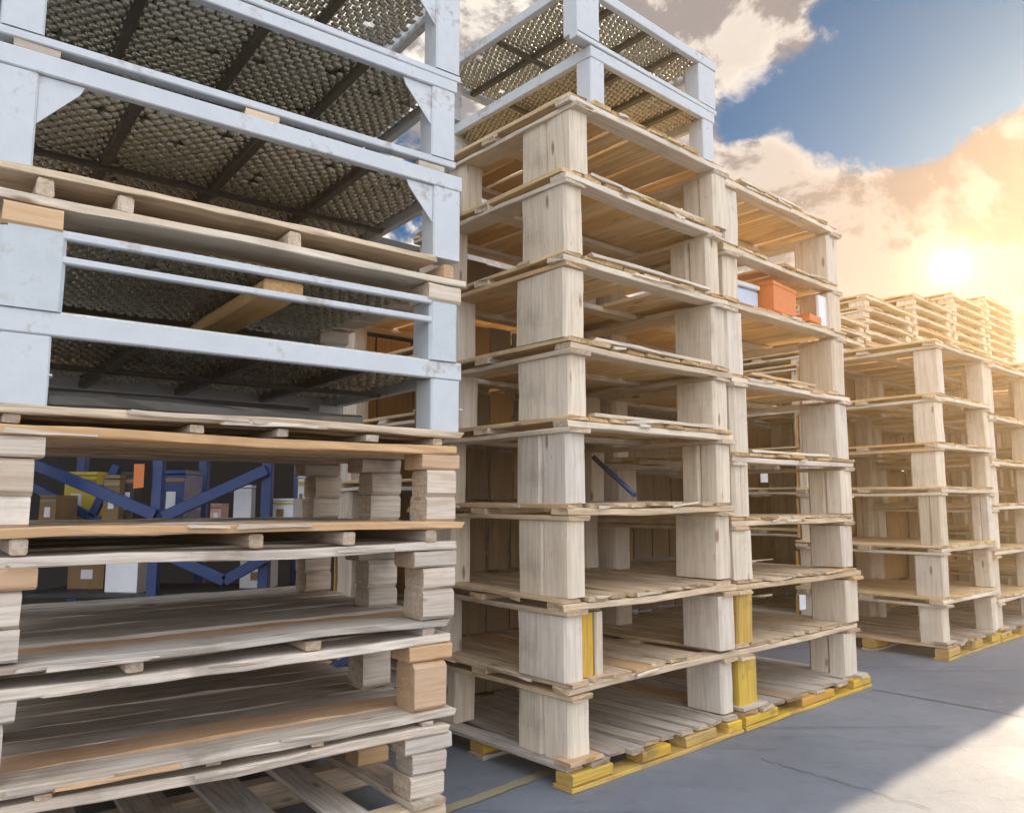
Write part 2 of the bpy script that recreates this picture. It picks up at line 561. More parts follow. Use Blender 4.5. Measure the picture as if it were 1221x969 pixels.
# ------------------------------------------------------------------ tall block pallet (middle and far stacks)
def block_pallet(st, z0, z1, label, group, Lu=1.27, Lv=1.2, u0=0.0, v0=0.0, rot=0.0, legs='pale', deck='gold', rim='pale',
                 leg_u=0.12, leg_v=0.34, seam=True, n_boards=9, boards_mat=None, simple=False, gap=0.022, yellow_plank=False, tip=0.0, panel=False, lead=True):
    """legs stand on z0, boards end at z1; origin at the near corner of the stack's face"""
    p = st.at(u0, v0, z0)
    t = thing('wooden_pallet', label, 'pallet', p, st.rz + R(rot), group)
    t.rotation_euler.y = R(tip)
    H = z1 - z0
    tb, ts, te = 0.020, 0.030, 0.022        # top boards, stringers, end boards
    if H < 0.3:
        ts = 0.026
    hl = H - tb - ts - te - 0.004
    # legs
    for iu in (0, 1):
        for iv in (0, 1):
            lu, lv = leg_u * U(0.9, 1.15), leg_v * U(0.84, 1.1) * (1.0 if iu == 0 else 0.76)
            cx = lu / 2 + U(0.005, 0.02) if iu == 0 else Lu - lu / 2 - U(0.005, 0.02)
            cy = lv / 2 + U(0.004, 0.02) if iv == 0 else Lv - lv / 2 - U(0.004, 0.02)
            g = MB()
            rr = R(U(-2.5, 2.5))
            tn = (U(0, 1), 0.0, U(0, .84))
            if seam and random.random() < .35:
                g.block((cx, cy - lv / 4, hl / 2), (lu, lv / 2 - 0.0008, hl), rr, 4, 0.003, tn, True)
                g.block((cx + U(-.004, .004), cy + lv / 4, hl / 2), (lu * U(.9, 1.0), lv / 2 - 0.0008, hl), rr, 4, 0.003, tn, True)
            else:
                g.block((cx, cy, hl / 2), (lu, lv, hl), rr, 5, 0.006, tn, True, 0.012)
            g.build('leg', legs if not isinstance(legs, dict) else legs.get((iu, iv), 'pale'), t)
    if yellow_plank:
        g = MB()
        g.block((leg_u + 0.055, 0.06, hl / 2), (0.085, 0.03, hl), 0, 4, 0.002, None, True)
        pk = g.build('plank', 'yellow', t)
        pk['label'] = 'yellow painted plank beside the pale leg'
        g = MB()
        g.block((leg_u + 0.135, 0.065, hl / 2), (0.05, 0.05, hl), 0, 4, 0.002, None, True)
        g.build('plank', 'pale', t)
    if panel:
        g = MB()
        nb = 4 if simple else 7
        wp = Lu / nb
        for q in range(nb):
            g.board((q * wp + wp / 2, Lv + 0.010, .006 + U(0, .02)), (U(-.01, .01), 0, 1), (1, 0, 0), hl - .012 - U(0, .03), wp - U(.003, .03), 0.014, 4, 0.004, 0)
        g.build('back_panel', 'glowply' if simple else 'ply', t)
    # end boards under the stringers
    for u in (0.06, Lu - 0.06):
        g = MB()
        g.board((u, -U(0.0, 0.02), hl + 0.001 + te / 2), (0, 1, 0), (1, 0, 0), Lv + U(0.0, 0.03), 0.13, te, 8, 0.005, U(-.004, .004), endjag=0.008)
        g.build('end_board', rim, t)
    # stringers along the face
    for k, v in enumerate((0.05, Lv / 2, Lv - 0.05)):
        g = MB()
        g.board((-U(0.0, 0.02), v, hl + te + 0.002 + ts / 2), (1, 0, 0), (0, 1, 0), Lu + U(0.0, 0.03), 0.10, ts, 9, 0.005, U(-.006, .004), endjag=0.008)
        g.build('stringer', rim, t)
    # top boards, one mesh
    zt = hl + te + ts + 0.003 + tb / 2
    g = MB()
    x = -0.005
    if simple:
        n_boards = 6
    w0 = (Lu + 0.01) / n_boards
    for k in range(n_boards):
        w = w0 - gap * U(0.3, 1.7)
        if k not in (0, n_boards - 1) and random.random() < 0.06:
            x += w0
            continue
        short = U(0.0, 0.035)
        far = U(0, 0.03)
        g.board((x + w / 2 + U(-.004, .004), -0.012 + short, zt + U(-.0008, .003)), (U(-.014, .014), 1, U(-.004, .004)), (1, U(-.01, .01), U(-.02, .02)),
                Lv + 0.02 - short - far, w, tb * U(.85, 1.1), 4 if simple else 7, 0.004, U(-.004, .006), endjag=0.010)
        x += w0
    g.build('deck_boards', boards_mat or deck, t)
    if not simple:
        for _ in range(random.randint(3, 5)):
            g = MB()
            onface = random.random() < .55
            x = U(.16, Lu - .35) if onface else U(-.012, .0)
            y = U(-.012, .0) if onface else U(.22, Lv - .3)
            ln = U(.06, .26)
            dd = (1, U(-.06, .06), U(-.03, .10)) if onface else (U(-.06, .06), 1, U(-.03, .08))
            g.board((x, y, H - U(.004, .03)), dd, (0, 0, 1), ln, U(.008, .018), U(.005, .009), 4, .005, U(-.012, .012), endjag=.01, taper=U(.2, .9))
            g.build('splinter', 'pale', t)
    if lead:
        # boards lying along the face on top of the board ends, some of them broken off
        a = leg_u + .05
        end = Lu - leg_u - .04
        if random.random() < .5:
            end -= U(.1, .35)
        g = MB()
        g.board((a, .035, H + .0125), (1, U(-.01, .01), U(0, .004)), (0, 1, 0), end - a, .07, .016, 9, .006, U(-.003, .004), endjag=.014)
        g.build('lead_board', rim, t)
    return t


def base_pallet(st, z1, label, group, Lu, Lv=1.2, u0=0.0, v0=0.0, rot=0.0, cuts=((0, .2), (.36, .52), (.62, .82), (.9, 1)), boards_mat='grey', front='yellow', sill=True):
    """low pallet on the ground with yellow painted blocks along its face"""
    t = thing('base_pallet', label, 'pallet', st.at(u0, v0, 0.0), st.rz + R(rot), group)
    tb = 0.022
    hb = z1 - tb - 0.004
    for v in (0.05, Lv / 2, Lv - 0.05):
        for (a, b2) in cuts:
            g = MB()
            zlo = 0.021 if sill else 0.001
            g.block(((a + b2) / 2 * Lu, v, (hb + zlo) / 2), ((b2 - a) * Lu, 0.10, hb - zlo), 0, 4, 0.004)
            g.build('block', front, t)
        if sill:
            g = MB()
            g.board((-0.01, v, 0.0105), (1, 0, 0), (0, 1, 0), Lu + 0.02, 0.11, 0.019, 10, 0.004, 0)
            g.build('skid', front if v < 0.1 else 'grey', t)
    g = MB()
    n = 10
    w0 = (Lu + 0.01) / n
    for k in range(n):
        w = w0 - U(0.012, 0.04)
        short = U(0, .05)
        g.board((k * w0 + w / 2, -0.01 + short, hb + tb / 2 + 0.001 + U(0, .004)), (U(-.03, .03), 1, U(-.006, .006)), (1, 0, U(-.05, .05)), Lv - short - U(0, .05), w, tb, 7, 0.005, U(-.002, .006), endjag=0.012)
    g.build('deck_boards', boards_mat, t)
    # yellow front lip boards where the paint shows
    g = MB()
    g.board((-0.012, Lv * 0.0 + 0.05, hb + tb + 0.018), (1, 0, 0), (0, 1, 0), Lu * 0.16, 0.10, 0.018, 5, 0.004, 0)
    g.build('corner_board', 'cool', t)
    return t


# ------------------------------------------------------------------ steel mesh pallet
def dome_sheet(g, x0, x1, y0, y1, z, nx, ny, depth=0.017, hole=0.0):
    """embossed sheet metal: rows of raised cells seen from below, with real thickness"""
    dx, dy = (x1 - x0) / nx, (y1 - y0) / ny
    t = (0.5, 0, 0.3, 1)
    for j in range(ny):
        off = (j % 2) * 0.5 * dx
        for i in range(nx - (j % 2)):
            if random.random() < hole:
                continue
            cx, cy = x0 + off + (i + 0.5) * dx, y0 + (j + 0.5) * dy
            sag = 0.012 * noise.noise((cx * 2.2, cy * 2.2, z))
            tx, ty = U(-.28, .28), U(-.28, .28)
            ox, oy = U(-.12, .12) * dx, U(-.12, .12) * dy
            rings = []
            for rr, dz in ((1.0, 0.0), (0.80, -0.55), (0.42, -0.96)):
                ring = []
                for k in range(8):
                    a = 2 * math.pi * (k + .5) / 8
                    # superellipse cell
                    ca, sa = math.cos(a), math.sin(a)
                    px_ = math.copysign(abs(ca) ** 0.6, ca) * dx * 0.485 * rr
                    py_ = math.copysign(abs(sa) ** 0.6, sa) * dy * 0.48 * rr
                    kx = ox * (1 - rr)
                    ky = oy * (1 - rr)
                    ring.append(g.bm.verts.new((cx + px_ + kx, cy + py_ + ky, z + sag + depth * dz + (tx * px_ + ty * py_) * 0.5)))
                rings.append(ring)
            for a_, b_ in ((0, 1), (1, 2)):
                for k in range(8):
                    k2 = (k + 1) % 8
                    g.face([rings[a_][k], rings[a_][k2], rings[b_][k2], rings[b_][k]], [(0, 0)] * 4, t, True)
            g.face(rings[2], [(0, 0)] * 8, t, True)
    return g


def tube(g, p, q, w, h):
    p, q = Vector(p), Vector(q)
    d = (q - p)
    wd = Vector((0, 0, 1)).cross(d).normalized()
    g.board(p, d, wd, d.length, w, h, 3, 0.0012, 0, 0.004, 0.0, (0.5, 0, 0.3))


def mesh_pallet(st, z0, z1, label, group, Lu, Lv, u0=0.0, v0=0.0, rot=0.0, rail_h=0.07, base=True, leg_w=0.12, gus=0.15, hole=0.02, cross=3, leg_d=0.10, nx=30, ny=30, tip=0.0, backing=True):
    t = thing('steel_mesh_pallet', label, 'pallet', st.at(u0, v0, z0), st.rz + R(rot), group)
    t.rotation_euler.y = R(tip)
    H = z1 - z0
    rw = 0.035
    zr = H - rail_h / 2
    g = MB()
    # upper frame: two long rails, two end rails between them
    tube(g, (0, rw / 2, zr), (Lu, rw / 2, zr), rw, rail_h)
    tube(g, (0, Lv - rw / 2, zr), (Lu, Lv - rw / 2, zr), rw, rail_h)
    tube(g, (rw / 2, rw + 0.001, zr), (rw / 2, Lv - rw - 0.001, zr), rw, rail_h)
    tube(g, (Lu - rw / 2, rw + 0.001, zr), (Lu - rw / 2, Lv - rw - 0.001, zr), rw, rail_h)
    g.build('frame', 'steel', t)
    g = MB()
    for k in range(cross):
        x = Lu * (k + 1) / (cross + 1)
        tube(g, (x, rw + 0.002, H - rail_h * 0.72), (x, Lv - rw - 0.002, H - rail_h * 0.72), 0.035, rail_h * 0.5)
    tube(g, (rw + 0.002, Lv * 0.52, H - rail_h * 0.94), (Lu - rw - 0.002, Lv * 0.52, H - rail_h * 0.94), 0.03, 0.02)
    g.build('cross_bars', 'darkbar', t)
    g = MB()
    dome_sheet(g, rw + 0.003, Lu - rw - 0.003, rw + 0.003, Lv - rw - 0.003, H - rail_h * 0.30, nx, ny, 0.013, hole)
    if backing:
        g.block((Lu / 2, Lv / 2, H - rail_h * .30 + .030), (Lu - 2 * rw - .01, Lv - 2 * rw - .01, .004), 0, 2, 0, (.5, 0, .3))
    g.build('mesh_deck', 'mesh', t)
    # plain sheet lying on the embossed cells
    bb = 0.03 if base else 0.0
    for iu in (0, 1):
        for iv in (0, 1):
            g = MB()
            cx = leg_w / 2 + 0.004 if iu == 0 else Lu - leg_w / 2 - 0.004
            cy = leg_d / 2 + 0.004 if iv == 0 else Lv - leg_d / 2 - 0.004
            g.block((cx, cy, bb + (H - rail_h - bb) / 2), (leg_w, leg_d, H - rail_h - bb - 0.003), 0, 2, 0.0015, (0.5, 0, 0.3), True, 0.006)
            g.build('leg', 'steel', t)
            if gus > 0:
                zt = H - rail_h - 0.002
                s = 1 if iu == 0 else -1
                ex = cx + s * (leg_w / 2 + 0.001)
                yy = cy + (-1 if iv == 0 else 1) * (leg_d / 2 - 0.012)
                g = MB()
                g.plate([(ex, yy, zt), (ex + s * gus * 0.8, yy, zt), (ex + s * gus * 0.72, yy, zt - gus * .18), (ex, yy, zt - gus)], (0, 1, 0), 0.005)
                g.build('gusset', 'steel', t)
    if base:
        for v in (0.03, Lv - 0.03):
            g = MB()
            tube(g, (0, v, 0.0148), (Lu, v, 0.0148), 0.05, 0.028)
            g.build('base_rail', 'steel', t)
    return t


# ------------------------------------------------------------------ double sheeted pallet (near stack); its face runs from u = -L to 0
def sheet_pallet(st, z0, zl, z1, label, group, L, Lv=1.25, u0=0.0, v0=0.0, rot=0.0, leg='cool', deck='grey', rim='cool', sheet=True, under='cool', leg_w=0.13, tip=0.0,
                 blocks=1, battens=6, mids=(0.45,), front_battens=None, cap=True):
    t = thing('wooden_pallet', label, 'pallet', st.at(u0, v0, z0), st.rz + R(rot), group)
    t.rotation_euler.y = R(tip)
    H = z1 - z0
    hl = zl - z0
    tb = 0.026
    tl = 0.031
    cap_h = 0.062 if cap else 0.0
    vs = [0.0] + list(mids) + [None]
    for iu in (0, 1):
        for k, vv in enumerate(vs):
            w = leg_w * U(.95, 1.1)
            d = leg_w * U(.95, 1.15)
            cx = -w / 2 - 0.004 if iu == 1 else -L + w / 2 + 0.004
            cy = d / 2 + 0.006 if vv == 0.0 else (Lv - d / 2 - 0.006 if vv is None else vv + d / 2)
            g = MB()
            nb = blocks
            hh = hl - cap_h
            hs = [U(.8, 1.2) for _ in range(nb)]
            sm = sum(hs)
            z = 0.0
            for q in hs:
                dz = q / sm * hh
                g.block((cx + U(-.006, .006), cy + U(-.004, .006), z + dz / 2), (w, d, dz - 0.0015), R(U(-1.5, 1.5)), 3, 0.005)
                z += dz
            if cap:
                g.block((cx + (U(.0, .02) if iu == 0 else -U(.0, .03)), cy, hl - cap_h / 2), (w * 1.35, d * 1.05, cap_h - 0.003), R(U(-2, 2)), 3, 0.004)
            g.build('leg', leg if not isinstance(leg, dict) else leg.get((iu, k), 'cool'), t)
    # lower boards along the face, all in one sheet
    g = MB()
    n = 8
    w0 = Lv / n
    for k in range(n):
        g.board((-L - U(0, .015), k * w0 + w0 / 2, hl + tl / 2 + 0.001), (1, U(-.004, .004), 0), (0, 1, 0), L + U(0.0, .025), w0 - U(.003, .010), tl, 12, 0.007, U(-.006, .006) if k else -0.004, endjag=.008)
    g.build('lower_boards', under, t)
    # battens across, their ends show as spacers in the face
    zb = hl + tl + 0.002
    hb = H - hl - tl - tb - 0.006
    for f in (front_battens or [i / (battens - 1) for i in range(battens)]):
        w = U(.04, .055)
        g = MB()
        g.board((-L + 0.04 + f * (L - 0.08), U(.0, .015), zb + hb / 2), (0, 1, 0), (1, 0, 0), Lv - 0.02, w, hb, 5, 0.003, 0)
        g.build('batten', rim, t)
    # upper boards
    g = MB()
    n = 9
    w0 = Lv / n
    for k in range(n):
        gapw = U(.001, .005) if sheet else U(.02, .045)
        g.board((-L - U(0, .02), k * w0 + w0 / 2 - 0.008, zb + hb + 0.001 + tb / 2 + U(0, .0015)), (1, U(-.006, .006), 0), (0, 1, U(-.012, .012)), L + U(0.01, .035), w0 - gapw, tb, 14, 0.0065, U(-.004, .008), endjag=.012)
    g.build('upper_boards', deck, t)
    for _ in range(4):
        g = MB()
        x = -U(.48, L - .05)
        g.board((x, -U(.008, .022), U(H - .018, H - .002) if random.random() < .6 else U(hl + .004, hl + .022)), (1, U(-.05, .02), U(-.02, .02)), (0, 0, 1), U(.12, .40), U(.008, .016), U(.006, .010), 5, .006, U(-.012, .01), endjag=.01, taper=U(.2, .9))
        g.build('splinter', 'cool', t)
    return t


# ================================================================== NEAR STACK (left)
def build_near():
    p = px_depth(536, 700, 3.02)
    A = Stack(None, A_AZ, (p.x, p.y, 0))
    Z = lambda y: A.z(y)
    d = px_ray(52, 700)
    L = -(lambda k: (Vector((0, 0, CAM_H)) + d * k - A.o).dot(A.u))(A.o.dot(A.v) / d.dot(A.v)) + 0.21
    print('near stack length', L)
    GR = 'pallets of the tall left stack'
    # slatted pallet on the floor
    z0 = Z(946)
    t = thing('slatted_pallet', 'slatted wooden pallet with wide gaps at the very bottom of the near left stack', 'pallet', A.at(0, 0, 0), A.rz, GR)
    g = MB()
    for x in (-0.09, -0.36, -0.64, -0.92, -1.2, -1.5):
        w = U(.12, .17)
        g.board((x, -0.01, z0 - 0.012), (U(-.02, .02), 1, 0), (1, 0, 0), 1.3, w, 0.022, 8, 0.005, 0, endjag=.01)
    g.build('deck_boards', 'grey', t)
    for v in (0.06, 0.62, 1.2):
        g = MB()
        g.board((-L, v, (z0 - .024) / 2), (1, 0, 0), (0, 1, 0), L, 0.10, z0 - 0.028, 10, .004, 0)
        g.build('stringer', 'cool', t)
    sheet_pallet(A, z0, Z(872), Z(846), 'bare grey decked wooden pallet, first above the slatted one in the near left stack', GR, L, 1.45, 0.0, 0.0, -0.4, under='cool', deck='grey', blocks=2,
                 front_battens=[.03, .14, .45, .68, .97], tip=0.3)
    sheet_pallet(A, Z(846), Z(767), Z(737), 'wide grey decked wooden pallet, second above the slatted one in the near left stack', GR, L, 1.45, 0.012, 0.02, 0.3, deck='grey', blocks=1,
                 front_battens=[.03, .28, .66, .97], tip=-0.2)
    sheet_pallet(A, Z(737), Z(656), Z(622), 'wooden pallet of stacked blocks, third above the slatted one in the near left stack', GR, L, 1.25, 0.03, 0.0, 0.5, deck='cool', blocks=2,
                 front_battens=[.05, .5, .72, .95], tip=0.2)
    sheet_pallet(A, Z(622), Z(541), Z(514), 'brownish wooden pallet right below the grey painted pallets of the near left stack', GR, L, 1.2, 0.035, 0.01, -0.2, deck='warm', under='warm', blocks=2,
                 front_battens=[.02, .36, .55, .78, .97], tip=0.1)
    # two grey painted pallets
    za, zb_ = Z(514), Z(431)
    t = mesh_pallet(A, za, zb_, 'grey painted pallet with one wide rail, lower of the two between wooden pallets', GR, L, 1.2, -L + 0.055, 0.01, 0.2,
                    rail_h=0.07, base=False, leg_w=0.13, gus=0, hole=0.03, leg_d=0.12, nx=34, ny=26)
    for iu in (0, 1):
        g = MB()
        xx = 0.07 if iu == 0 else L - 0.06
        g.block((xx, 0.075, (zb_ - za) * .33), (0.145, 0.14, 0.006), 0, 2, .001)
        g.build('seam_plate', 'greywood', t)
    # upper grey pallet with two thin rails and a wooden middle beam
    zc, zd = zb_, Z(340)
    t = thing('grey_pallet', 'grey pallet with two thin rails and a yellowish wooden middle beam', 'pallet', A.at(0.04, 0.0, zc), A.rz, GR)
    H = zd - zc
    for k, zz in enumerate((H - 0.075, H - 0.15)):
        for v in (0.02, 1.15):
            g = MB()
            tube(g, (-L + 0.02, v, zz), (-0.13, v, zz), 0.03, 0.026 - 0.004 * k)
            g.build('rail', 'steel', t)
    g = MB()
    g.board((-L * 0.46, 0.037, H - 0.115), (0, 1, 0), (1, 0, 0), 1.09, 0.14, 0.05, 6, 0.004, 0, tone=(.2, 0, .95))
    g.build('middle_beam', 'gold', t)
    for iu in (0, 1):
        for iv in (0, 1):
            cx = -0.07 if iu else -L + 0.085
            cy = 0.075 if iv == 0 else 1.1
            g = MB()
            g.block((cx, cy, (H - .075) / 2), (0.13 if iu else 0.17, 0.14, H - .075 - .002), 0, 3, 0.003, (0.5, 0, 0.3), True, 0.012)
            lg = g.build('leg', 'greywood', t)
            g = MB()
            g.block((cx - 0.005, cy, H - .038), (0.15, 0.15, 0.068), R(U(-3, 3)), 3, 0.004)
            g.build('wood_cap', 'pale', lg)
    g = MB()
    dome_sheet(g, -L + 0.19, -0.16, 0.08, 1.1, H - 0.04, 30, 24, 0.009, 0.04)
    g.build('mesh_deck', 'mesh', t)
    # wooden pallet without legs: two long boards with spacers
    ze = Z(309)
    t = thing('wooden_pallet', 'flat pale wooden pallet of two sheets under the mesh pallets of the near stack', 'pallet', A.at(0.05, 0.0, zd), A.rz + R(0.2), GR)
    H = ze - zd
    g = MB()
    for k in range(6):
        g.board((-L - .03, k * .2 + .1, 0.014), (1, 0, 0), (0, 1, 0), L + .05, .192, .026, 14, .006, U(-.004, .004), endjag=.01)
    g.build('lower_boards', 'pale', t)
    for f in (.06, .2, .55, .96):
        g = MB()
        g.board((-L + f * L, .012, .028 + (H - .05) / 2), (0, 1, 0), (1, 0, 0), 1.15, .045, H - .053, 5, .003, 0)
        g.build('batten', 'pale', t)
    g = MB()
    for k in range(6):
        g.board((-L - .03, k * .2 + .1 + U(-.002, .006), H - .011), (1, U(-.004, .004), 0), (0, 1, 0), L - U(0.02, .10), .19, .021, 14, .007, U(-.004, .007), endjag=.02)
    g.build('upper_boards', 'warm', t)
    # three steel mesh pallets on top
    zf = Z(207)
    mesh_pallet(A, ze, zf, 'lowest of three blue grey steel mesh pallets on the near left stack', GR, L + .07, 1.2, -L - 0.02, 0.01, 0.1, rail_h=0.062, base=False, leg_w=0.125, gus=0.15, nx=32, ny=34)
    zs = zf + 0.030
    zg = Z(95)
    mesh_pallet(A, zs, zg, 'middle one of three blue grey steel mesh pallets on the near left stack', GR, L + .02, 1.2, -L + 0.0, 0.015, -0.2, rail_h=0.05, leg_w=0.11, gus=0.16, nx=32, ny=34)
    for x in (-L + .1, -L * .5, -.09):
        g = MB()
        g.block((x, 0.07, zf + 0.0145), (0.12, 0.10, 0.027), 0, 3, .003)
        o = g.build('wood_spacer', 'cool')
        o.location = A.o
        o.rotation_euler.z = A.rz
        tag(o, {0: 'thin wooden spacer at the left end under the middle mesh pallet of the near stack',
                1: 'thin wooden spacer halfway along under the middle mesh pallet of the near stack',
                2: 'thin wooden spacer at the right corner under the middle mesh pallet of the near stack'}[(-L + .1, -L * .5, -.09).index(x)], 'spacer', 'spacers between the mesh pallets')
    zh = zg + 0.44
    mesh_pallet(A, zg + 0.002, zh, 'topmost steel mesh pallet of the near left stack, cut off by the picture top', GR, L + .03, 1.2, -L + 0.01, 0.0, 0.3, rail_h=0.06, leg_w=0.115, gus=0.16, nx=32, ny=34, backing=False)
    # dark sheet metal tray lying on the top wooden deck
    g = MB()
    g.board((-L + .2, .35, za + .031), (1, 0.02, 0), (0, 1, 0), L - .52, .5, .05, 10, .01, -.004, .012, tone=(.5, 0, .3))
    o = g.build('sheet_tray', 'darkbar')
    o.location = A.o
    o.rotation_euler.z = A.rz
    tag(o, 'dark dented sheet metal tray lying inside the lower grey pallet', 'tray')
    return A


A = build_near()

# ================================================================== MIDDLE STACK
ORD = ['first', 'second', 'third', 'fourth', 'fifth', 'sixth', 'seventh', 'eighth', 'ninth', 'tenth', 'eleventh', 'twelfth', 'thirteenth', 'fourteenth', 'fifteenth', 'sixteenth', 'seventeenth', 'eighteenth', 'nineteenth', 'twentieth', 'topmost', 'crowning']


def build_middle():
    Bs = Stack((683, 943), ROW_AZ)
    Z = lambda y: Bs.z(y)
    GR = 'pallets of the tall middle stack'
    L = 1.27
    z = Z(914)
    base_pallet(Bs, z, 'low pallet with yellow painted edge on the concrete under the tall middle stack', GR, L, 1.25, -0.02, -0.02, 0.3)
    decks = [(815, 0.0, .5), (714, -0.03, -.6), (600, -0.005, .3), (494, 0.0, -.3), (400, 0.015, .2), (297, -0.01, -.3), (197, 0.0, .5), (104, 0.04, -.2)]
    looks = ['tall legged wooden pallet with torn corner board', 'tall pallet with a yellow plank beside its front leg', 'pale tall legged wooden pallet with ragged deck boards',
             'tall legged wooden pallet with a blue handled broom inside', 'tall legged wooden pallet with golden underside', 'tall legged wooden pallet with a split rim board', 'tall legged wooden pallet with slanting corner',
             'topmost wooden pallet under grey mesh pallets']
    for k, (y, du, rot) in enumerate(decks):
        z1 = Z(y)
        low = k < 3
        block_pallet(Bs, z, z1, '%s, %s tier of the middle stack' % (looks[k], ORD[k]), GR, L, 1.2, du, U(-.006, .012), rot,
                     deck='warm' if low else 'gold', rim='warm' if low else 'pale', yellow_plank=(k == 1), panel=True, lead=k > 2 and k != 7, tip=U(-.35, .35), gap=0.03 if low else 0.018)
        z = z1
    # two steel mesh pallets on top
    z2 = Z(62)
    mesh_pallet(Bs, z + .002, z + .30, 'lower steel mesh pallet on the tall middle stack', 'mesh pallets on the middle stack', 1.04, 1.2, 0.19, 0.02, 0.0, rail_h=.06, base=False, leg_w=.10, gus=0, nx=32, ny=34)
    mesh_pallet(Bs, z + .302, z + .62, 'upper steel mesh pallet on the tall middle stack', 'mesh pallets on the middle stack', 1.17, 1.2, 0.09, 0.01, 0.4, rail_h=.055, base=True, leg_w=.16, gus=0, nx=32, ny=34, backing=False)
    return Bs


B = build_middle()


def build_second():
    """stack beside the middle one, with the orange crate"""
    S2 = Stack((884, 870), ROW_AZ)
    Z = lambda y: S2.z(y)
    GR = 'pallets of the stack with the orange crate'
    L = 1.42
    z = Z(848)
    base_pallet(S2, z, 'yellow fronted low pallet with two fork openings beside the middle stack', GR, 1.48, 1.25, 0.0, -0.03, 0.3, cuts=((0, .22), (.40, .66), (.84, 1)))
    decks = [(770, .0, .4), (692, .02, -.5), (616, .0, .3), (538, .02, -.3), (443, .03, .2), (352, .0, -.4), (286, .01, .2), (205, .0, -.2)]
    looks = ['tall wooden pallet on yellow front leg', 'wooden pallet with yellow near leg', 'wooden pallet of ragged slats', 'wooden pallet with a white paper tag', 'wooden pallet of pale legs',
             'wooden pallet just below the orange crate', 'wooden pallet roofing the orange crate', 'topmost wooden pallet with empty deck']
    for k, (y, du, rot) in enumerate(decks):
        z1 = Z(y)
        low = k < 3
        lg = {(0, 0): 'yellow'} if k < 2 else 'pale'
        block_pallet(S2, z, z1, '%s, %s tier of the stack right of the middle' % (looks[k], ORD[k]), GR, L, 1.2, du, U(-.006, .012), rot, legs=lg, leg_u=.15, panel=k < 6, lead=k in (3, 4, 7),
                     deck='warm' if low else 'gold', rim='warm' if low else 'pale', tip=U(-.3, .3), gap=.03 if low else .018)
        if k == 5:
            zc = z1
        z = z1
    # the crate and the boxes on the sixth deck
    zc += 0.004
    t = thing('plastic_crate', 'orange plastic crate under the top of the stack right of the tall middle stack', 'crate', S2.at(.56, .03, zc), S2.rz + R(6))
    g = MB()
    g.block((.17, .15, .10), (.34, .30, .20), 0, 3, .002, (.5, 0, .3), False, .012)
    g.build('body', 'orange', t)
    g = MB()
    for s in (0, 1):
        g.block((.17, .002 + s * .296, .185), (.36, .014, .022), 0, 2, .001)
    g.block((.002, .15, .185), (.014, .27, .022), 0, 2, .001)
    g.block((.346, .15, .185), (.014, .27, .022), 0, 2, .001)
    g.build('rim', 'orange', t)
    g = MB()
    g.board((.31, .06, .03), (1, 0.1, 0), (0, 1, 0), .18, .16, .05, 4, .006, 0)
    o = g.build('plastic_tray', 'orange')
    o.location = S2.at(.64, .02, zc - .004)
    o.rotation_euler.z = S2.rz
    tag(o, 'small flat red orange tray lying right of the orange crate', 'tray')
    t = thing('storage_box', 'pale blue lidded box left of the orange crate', 'box', S2.at(.29, .12, zc), S2.rz + R(-4))
    g = MB()
    g.block((.12, .15, .07), (.22, .28, .14), 0, 3, .001)
    g.build('body', 'skyblue', t)
    g = MB()
    g.block((.12, .15, .156), (.24, .30, .028), R(2), 3, .001)
    g.build('lid', 'white', t)
    g = MB()
    g.block((1.21, .05, zc + .11), (.13, .02, .20), R(2), 3, .002, None, True)
    o = g.build('white_panel', 'white')
    o.location = S2.o
    o.rotation_euler.z = S2.rz
    tag(o, 'white upright panel leaning at the right end of the orange crate deck', 'panel')
    # paper tags hanging on the rear inside
    for (x, y, v, lab) in ((911, 566, .7, 'small white paper tag inside the stack, upper of two'), (957, 718, .8, 'small white paper tag inside the stack, lower of two')):
        d = px_ray(x, y)
        n = S2.v
        k = (S2.at(0, v) - Vector((0, 0, CAM_H))).dot(n) / d.dot(n)
        c = Vector((0, 0, CAM_H)) + d * k
        g = MB()
        w, hh = .05, .055
        a = S2.u * w
        zz = Vector((0, 0, hh))
        g.plate([-a - zz, a - zz, a + zz, -a + zz + Vector((0, 0, .01))], n, .003)
        o = g.build('paper_tag', 'white')
        o.location = c
        tag(o, lab, 'tag', 'paper tags')
    return S2


S2 = build_second()


def far_stack(corner_px, base_y, ys, where, L, group, ground_pt=None, zs=None, lean=0.0, tag_base='yellow'):
    st = Stack(corner_px, ROW_AZ, ground_pt)
    z = st.z(base_y) if zs is None else zs[0]
    base_pallet(st, z, 'low yellow edged pallet at the foot of %s' % where, group, L, 1.2, 0, -.01, 0.2, cuts=((0, .2), (.4, .6), (.8, 1)), front=tag_base)
    levels = [st.z(y) for y in ys] if zs is None else zs[1:]
    for k, z1 in enumerate(levels):
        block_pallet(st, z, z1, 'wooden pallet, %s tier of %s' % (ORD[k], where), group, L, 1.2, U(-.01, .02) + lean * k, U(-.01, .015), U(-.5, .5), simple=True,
                     deck='gold', leg_v=.2, panel=True, lead=False, tip=U(-.3, .3), gap=.02)  # golden decks and back panels imitate the sun's glow by colour
        z = z1
    return st, z


